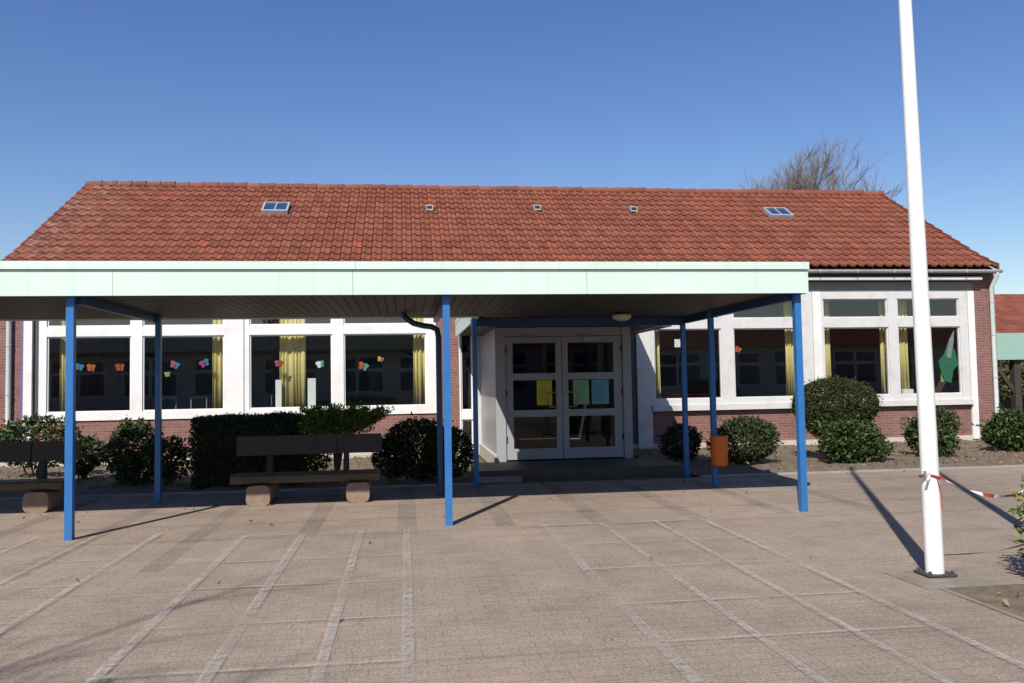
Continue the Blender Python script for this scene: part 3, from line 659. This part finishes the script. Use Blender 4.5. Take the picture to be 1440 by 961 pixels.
# ------------------------------------------------------------- trees
def bare_tree(x,y,h,spread,label,seed,levels=4,r0=.2,thin=1.0,upward=.55,nb=6):
    rr=random.Random(seed); S=empty('bare_tree',(x,y,0),label,'tree'); tr=MB(); cr=MB(); cr.norecalc=1
    trunk_top=Vector((x,y,h*.38)); tr.tube([(x,y,-.1),(x+.05,y,h*.2),trunk_top],[r0*1.2,r0,r0*.85],10); tr.build('trunk',M['bark_grey'],S)
    def grow(p,d,ln_,r_,lv):
        pts=[p]; dd=d.copy()
        for k in range(3):
            dd=(dd+Vector((rr.gauss(0,.13),rr.gauss(0,.13),rr.gauss(.06,.08)))).normalized(); pts.append(pts[-1]+dd*ln_/3)
        cr.tube(pts,[r_,r_*.85,r_*.7,r_*.5],5 if r_>.03 else 3,cap=False)
        if lv==0: return
        for k in range(nb if lv>1 else nb+1):
            t=rr.uniform(.3,1); i=min(2,int(t*3)); q=pts[i].lerp(pts[i+1],t*3-i)
            nd=(dd+Vector((rr.gauss(0,.5),rr.gauss(0,.5),rr.gauss(0,.25)+upward*.35))).normalized(); grow(q,nd,ln_*rr.uniform(.5,.72),max(.006,r_*.48),lv-1)
    for k in range(9):
        a=6.283*k/9+rr.uniform(-.3,.3); d=Vector((math.cos(a)*spread,math.sin(a)*spread,1)).normalized(); grow(trunk_top-Vector((0,0,rr.uniform(0,h*.1))),d,h*.37,r0*.42,levels-1)
    cr.build('crown',M['bark_grey'],S)
bare_tree(15.75,32,9.75,.36,'leafless tree with fine upright twigs showing above the ridge of the roof',61,5,.15,nb=6)

# ------------------------------------------------------------- curtains and window decorations
def curtain(x0,x1,z0,z1,label,y=YW+.30,folds=None):
    mb=MB(); n_=max(10,int((x1-x0)*120)); folds=folds or max(2,(x1-x0)/.085); rr=random.Random(int(x0*31)+5); ph=rr.uniform(0,6)
    v=[]
    zs=[z0,z0+(z1-z0)*.5,z1-.05,z1]
    for z in zs:
        row=[]
        for i in range(n_+1):
            u=i/n_; t=u+.06*math.sin(u*11+ph)*(z<z1-.1); row.append(mb.bm.verts.new((x0+(x1-x0)*u,y+.028*math.sin(2*math.pi*folds*t)+.01*math.sin(u*23+z*2),z)))
        v.append(row)
    for a,b_ in zip(v,v[1:]):
        for i in range(n_): f=mb.bm.faces.new((a[i],a[i+1],b_[i+1],b_[i])); f.smooth=True
    o=mb.build('curtain',M['curtain']); o.modifiers.new('s','SOLIDIFY').thickness=.002; rebase(o,((x0+x1)/2,y,z0)); tag(o,label,'curtain','yellow curtains in the classroom windows')
curtain(-6.81,-6.66,.95,3.3,'narrow yellow curtain edge in the leftmost window pane behind the blue post')
curtain(-3.88,-3.60,.95,3.3,'yellow curtain at the right side of the second pane from the left')
curtain(-2.55,-2.03,.95,3.3,'wide pleated yellow curtain between two white boards in the third pane')
curtain(.17,.46,.95,3.3,'yellow curtain at the pane edge nearest the entrance, left wing')
curtain(5.32,5.50,1.0,3.3,'thin yellow curtain strip at the pane edge just right of the entrance')
curtain(8.36,8.78,1.0,3.3,'broad yellow curtain directly behind the right blue canopy post')
curtain(9.2,9.42,1.0,3.3,'narrow yellow curtain at the left edge of the last window, above the clipped evergreen')
curtain(10.62,10.80,1.0,3.3,'narrow yellow curtain left of the mullion of the last window')
curtain(11.05,11.28,1.0,3.3,'yellow curtain right of the mullion beside the flagpole')
def butterfly(x,z,s,m1,m2,label):
    mb=MB(); y=YW+.04
    rb_=random.Random(int(abs(x)*977)); an=rb_.uniform(-.5,.5); ca,sa=math.cos(an),math.sin(an); sq=rb_.uniform(.55,1.0)
    def wing(sx,mi):
        for (cx,cz,rx,rz) in ((.5,.35,.52,.42),(.42,-.3,.38,.34)):
            pts=[(sx*s*(sq if sx>0 else 1)*(cx+rx*math.cos(a)*(1+.12*math.sin(3*a))),s*(cz+rz*math.sin(a))) for a in [6.283*k/10 for k in range(10)]]; pts=[(x+p_[0]*ca-p_[1]*sa,z+p_[0]*sa+p_[1]*ca) for p_ in pts]; mb.poly(pts,y-.002*(cz>0),y+.002+.001*(cz>0),mi)
    wing(-1,0); wing(1,1); mb.tube([(x,y-.004,z-.5*s),(x,y-.004,z+.6*s)],s*.07,5,mi=0)
    o=mb.build('paper_butterfly',[M[m1],M[m2]]); rebase(o,(x,y,z)); tag(o,label,'paper butterfly','paper butterflies in the classroom windows')
butterfly(-6.35,1.93,.09,'p_sky','p_sky','bright blue paper butterfly beside the blue canopy post')
butterfly(-6.12,1.91,.10,'p_orange','p_orange','orange paper butterfly, left of the red one in the first pane')
butterfly(-5.58,1.91,.10,'p_red','p_red','red paper butterfly in the leftmost window pane')
butterfly(-4.55,1.94,.10,'p_pink','p_sky','pink and blue paper butterfly in the middle of the second pane')
butterfly(-4.68,1.76,.07,'p_lime','p_lime','small lime green paper butterfly in the second pane')
butterfly(-3.98,1.97,.10,'p_mag','p_sky','magenta and blue paper butterfly beside the curtain of the second pane')
butterfly(-2.53,1.94,.09,'p_pink','p_red','pink and red paper butterfly left of the pleated curtain')
butterfly(-1.70,1.92,.10,'p_white','p_teal','white and mint paper butterfly in the third pane')
butterfly(-.85,1.86,.11,'p_orange','p_teal','orange and teal paper butterfly in the fourth pane')
butterfly(-.50,2.0,.07,'p_yellow','p_pink','small yellow and pink paper butterfly in the fourth pane')
butterfly(7.18,2.1,.09,'p_orange','p_orange','orange paper butterfly in the pane right of the blue post with the bin')
def board(x0,x1,z0,z1,mat,name,label,cat,y=YW+.16,t=.02,floor=None):
    mb=MB().box(x0,x1,y,y+t,z0,z1)
    o=mb.build(name,M[mat],None,.003); rebase(o,((x0+x1)/2,y,z0)); tag(o,label,cat)
board(-2.62,-2.50,.88,1.62,'p_white','white_board','narrow white board standing left of the pleated yellow curtain','board')
board(-1.98,-1.82,.88,1.64,'p_white','white_board','narrow white board standing right of the pleated yellow curtain','board')
board(11.3,11.9,.9,1.14,'p_white','storage_box','pale box on the window ledge behind the flagpole','box',t=.2) if 0 else board(11.05,11.3,.93,1.18,'p_white','storage_box','pale box on the window ledge left of the flagpole','box',t=.12)
# green paper tree with white paper bird shape
mb=MB(); y=YW+.05
mb.poly([(12.0,1.35),(12.15,1.3),(12.22,1.6),(12.33,1.7),(12.28,2.0),(12.12,2.25),(12.0,1.95),(11.86,1.8),(11.9,1.6)],y,y+.003,0)
mb.poly([(12.05,1.9),(12.16,1.85),(12.24,2.2),(12.27,2.5),(12.14,2.28)],y-.003,y-.001,1)
o=mb.build('paper_cutout',[M['p_dgreen'],M['lead']]); rebase(o,(12.1,y,1.3)); tag(o,'green paper cutout with grey leaf taped inside the last window pane','paper decoration')
board(11.93,12.16,1.33,1.55,'p_lime','picture_card','pale yellow green card below the green paper cutout','card',y=YW+.09,t=.004)
# classroom sill ledge inside (carries boxes), chairs and cupboards
MB().box(-7.3,.6,YW+.1,YW+.26,.84,.879).build('window_ledge',M['room'],B); MB().box(5.2,12.5,YW+.1,YW+.26,.88,.929).build('window_ledge',M['room'],B)
def chair(x,y,label,mat='chair_metal'):
    Cx=empty('school_chair',(x,y,.12),label,'chair','classroom chairs behind the windows')
    for sx,yy in ((-1,0),(1,0),(-1,.34),(1,.34)):
        MB().tube([(x+sx*.17,y+yy,.12),(x+sx*.15,y+yy,.56)],.012,6).build('leg',M[mat],Cx)
    MB().box(x-.19,x+.19,y-.02,y+.36,.56,.585).build('seat',M['ybrown'],Cx,.01)
    q=MB()
    for sx in (-1,1): q.tube([(x+sx*.15,y,.56),(x+sx*.16,y-.06,1.28)],.013,6)
    q.tube([(x-.16,y-.06,1.28),(x+.16,y-.06,1.28)],.013,6); q.build('back_frame',M[mat],Cx)
chair(-5.0,18.6,'pale metal framed chair inside the second pane, left'); chair(-4.35,18.5,'pale metal framed chair inside the second pane, right')
chair(-2.75,18.9,'pale metal framed chair inside the third pane')
chair(12.1,18.2,'pale metal framed chair inside the last window by the green cutout')
def cupboard(x0,x1,y0,y1,z1,mat,label):
    Cx=empty('cupboard',((x0+x1)/2,(y0+y1)/2,.12),label,'cupboard'); MB().box(x0,x1,y0,y1,.12,z1).build('carcass',M[mat],Cx,.01)
    n_=max(2,int((x1-x0)/.5)); q=MB()
    for k in range(n_): a=x0+(x1-x0)*k/n_; q.box(a+.01,a+(x1-x0)/n_-.01,y0-.02,y0-.002,.16,z1-.04)
    q.build('cupboard_door',M['grey_band'],Cx,.003)
cupboard(-1.0,.6,23.3,23.9,2.1,'room','grey cupboard at the back of the left classroom'); cupboard(-6.2,-4.4,23.3,23.9,1.5,'room','low grey cupboard at the back of the left classroom')
# lit sign-like card and red table in the right classroom
board(5.75,6.0,2.18,2.35,'p_white','wall_card','small white card hanging high in the first pane right of the entrance','card',y=YW+.045,t=.003)
T_=empty('classroom_table',(6.7,19.0,.12),'red topped classroom table behind the first pane right of the entrance','table')
MB().box(6.0,7.2,18.7,19.4,1.10,1.13).build('tabletop',M['red_plastic'],T_,.006)
for a,b_ in ((6.05,18.75),(7.15,18.75),(6.05,19.35),(7.15,19.35)): MB().tube([(a,b_,.12),(a,b_,1.1)],.02,8).build('leg',M['chair_metal'],T_)

# ------------------------------------------------------------- neighbouring buildings and greenery
N_=empty('neighbour_building',(22,28,0),'low brick building with red tiled roof beyond the right corner','building')
MB().box(17,34,28,34,0,2.9).build('wall',M['brick'],N_)
rb=MB(); rb.norecalc=1; rr=random.Random(8)
for r_ in range(9):
    y0=26+r_*.33; z0=2.80+r_*.185
    for c_ in range(56): x0=15.5+c_*.33; j=rr.uniform(-.006,.006); rb.poly([(y0-.02,z0+j),(y0-.02,z0+.035+j),(y0+.35,z0+.225+j),(y0+.35,z0+.19+j)],x0,x0+.325,axis='x')
rb.build('roof',M['tile'],N_); MB().poly([(26,2.75),(29,4.43),(32,2.75)],15.4,34,axis='x').build('roof_base',M['tile'],N_)
W_=empty('walkway_shelter',(16.5,21,0),'pale green fascia shelter on dark wooden posts at the right edge','shelter')
MB().box(13.7,22,20.0,20.06,1.85,2.55).build('fascia',M['mint_shade'],W_); MB().box(13.7,22,20.07,22.5,2.3,2.5).build('roof',M['roofdeck'],W_)
for x,y in ((15.98,20.2),(18.6,20.2),(15.98,22.3),(18.6,22.3)): MB().box(x-.09,x+.09,y-.09,y+.09,0,2.3).build('post',M['darkwood'],W_)
br=MB(); br.poly([(15.25,1.85),(15.38,1.85),(15.9,1.15),(15.9,.95)],20.17,20.23); br.build('brace',M['darkwood'],W_)
MB().box(14.2,22,22.25,22.33,.35,.75).build('rail_board',M['darkwood'],W_)
def bigbush(x,y,r,mat,label,seed,n=3500,size=.11,cat='bush'):
    return shrub('bush',(x,y,r[2]*.95),r,n,size,mat,label,seed,hollow=.4,amp=.25,cat=cat)
bigbush(18.8,25.2,(2.4,.9,1.1),'olive','olive coloured bush seen under the green shelter at the right edge',71)
# things behind the camera, seen in the panes
E_=empty('school_wing',(0,-19,0),'pale rendered school wing with a row of windows behind the viewer','building')
MB().box(-26,48,-22,-18,0,3.6).build('wall',M['white_grey'],E_)
MB().poly([(-24,3.5),(-19.8,5.2),(-17.4,3.5)],-26.5,48.5,axis='x').build('roof',M['tile'],E_)
x=-25
while x<44:
    f=MB(); f.box(x,x+3.2,-18,-17.93,.9,3.2); f=f.build('window',M['white'],E_); MB().box(x+.12,x+1.5,-17.93,-17.92,1.05,2.3).box(x+1.7,x+3.08,-17.93,-17.92,1.05,2.3).box(x+.12,x+1.5,-17.93,-17.92,2.5,3.1).box(x+1.7,x+3.08,-17.93,-17.92,2.5,3.1).build('pane',M['sky_glass'],f); x+=4.1
# a branchy tree behind the viewer whose boughs throw the soft shadow at lower left
bare_tree(-5.6,-2.7,9.0,.30,'leafless tree standing behind the viewer on the left',62,3,.13,nb=3)
KEEP={'white_paint','flagpole_white','mint_fascia','white_tape','paper_white','yellow_curtain'}
for mt in bpy.data.materials:
    if mt.name in KEEP or not mt.use_nodes: continue
    b=mt.node_tree.nodes.get('Principled BSDF')
    if b is None: continue
    so_=b.inputs['Base Color']; k=.80
    if so_.is_linked:
        src=so_.links[0].from_socket; x=mt.node_tree.nodes.new('ShaderNodeMix'); x.data_type='RGBA'; x.blend_type='MULTIPLY'; x.inputs[0].default_value=1
        mt.node_tree.links.new(src,x.inputs[6]); x.inputs[7].default_value=(k,k,k,1); mt.node_tree.links.new(x.outputs[2],so_)
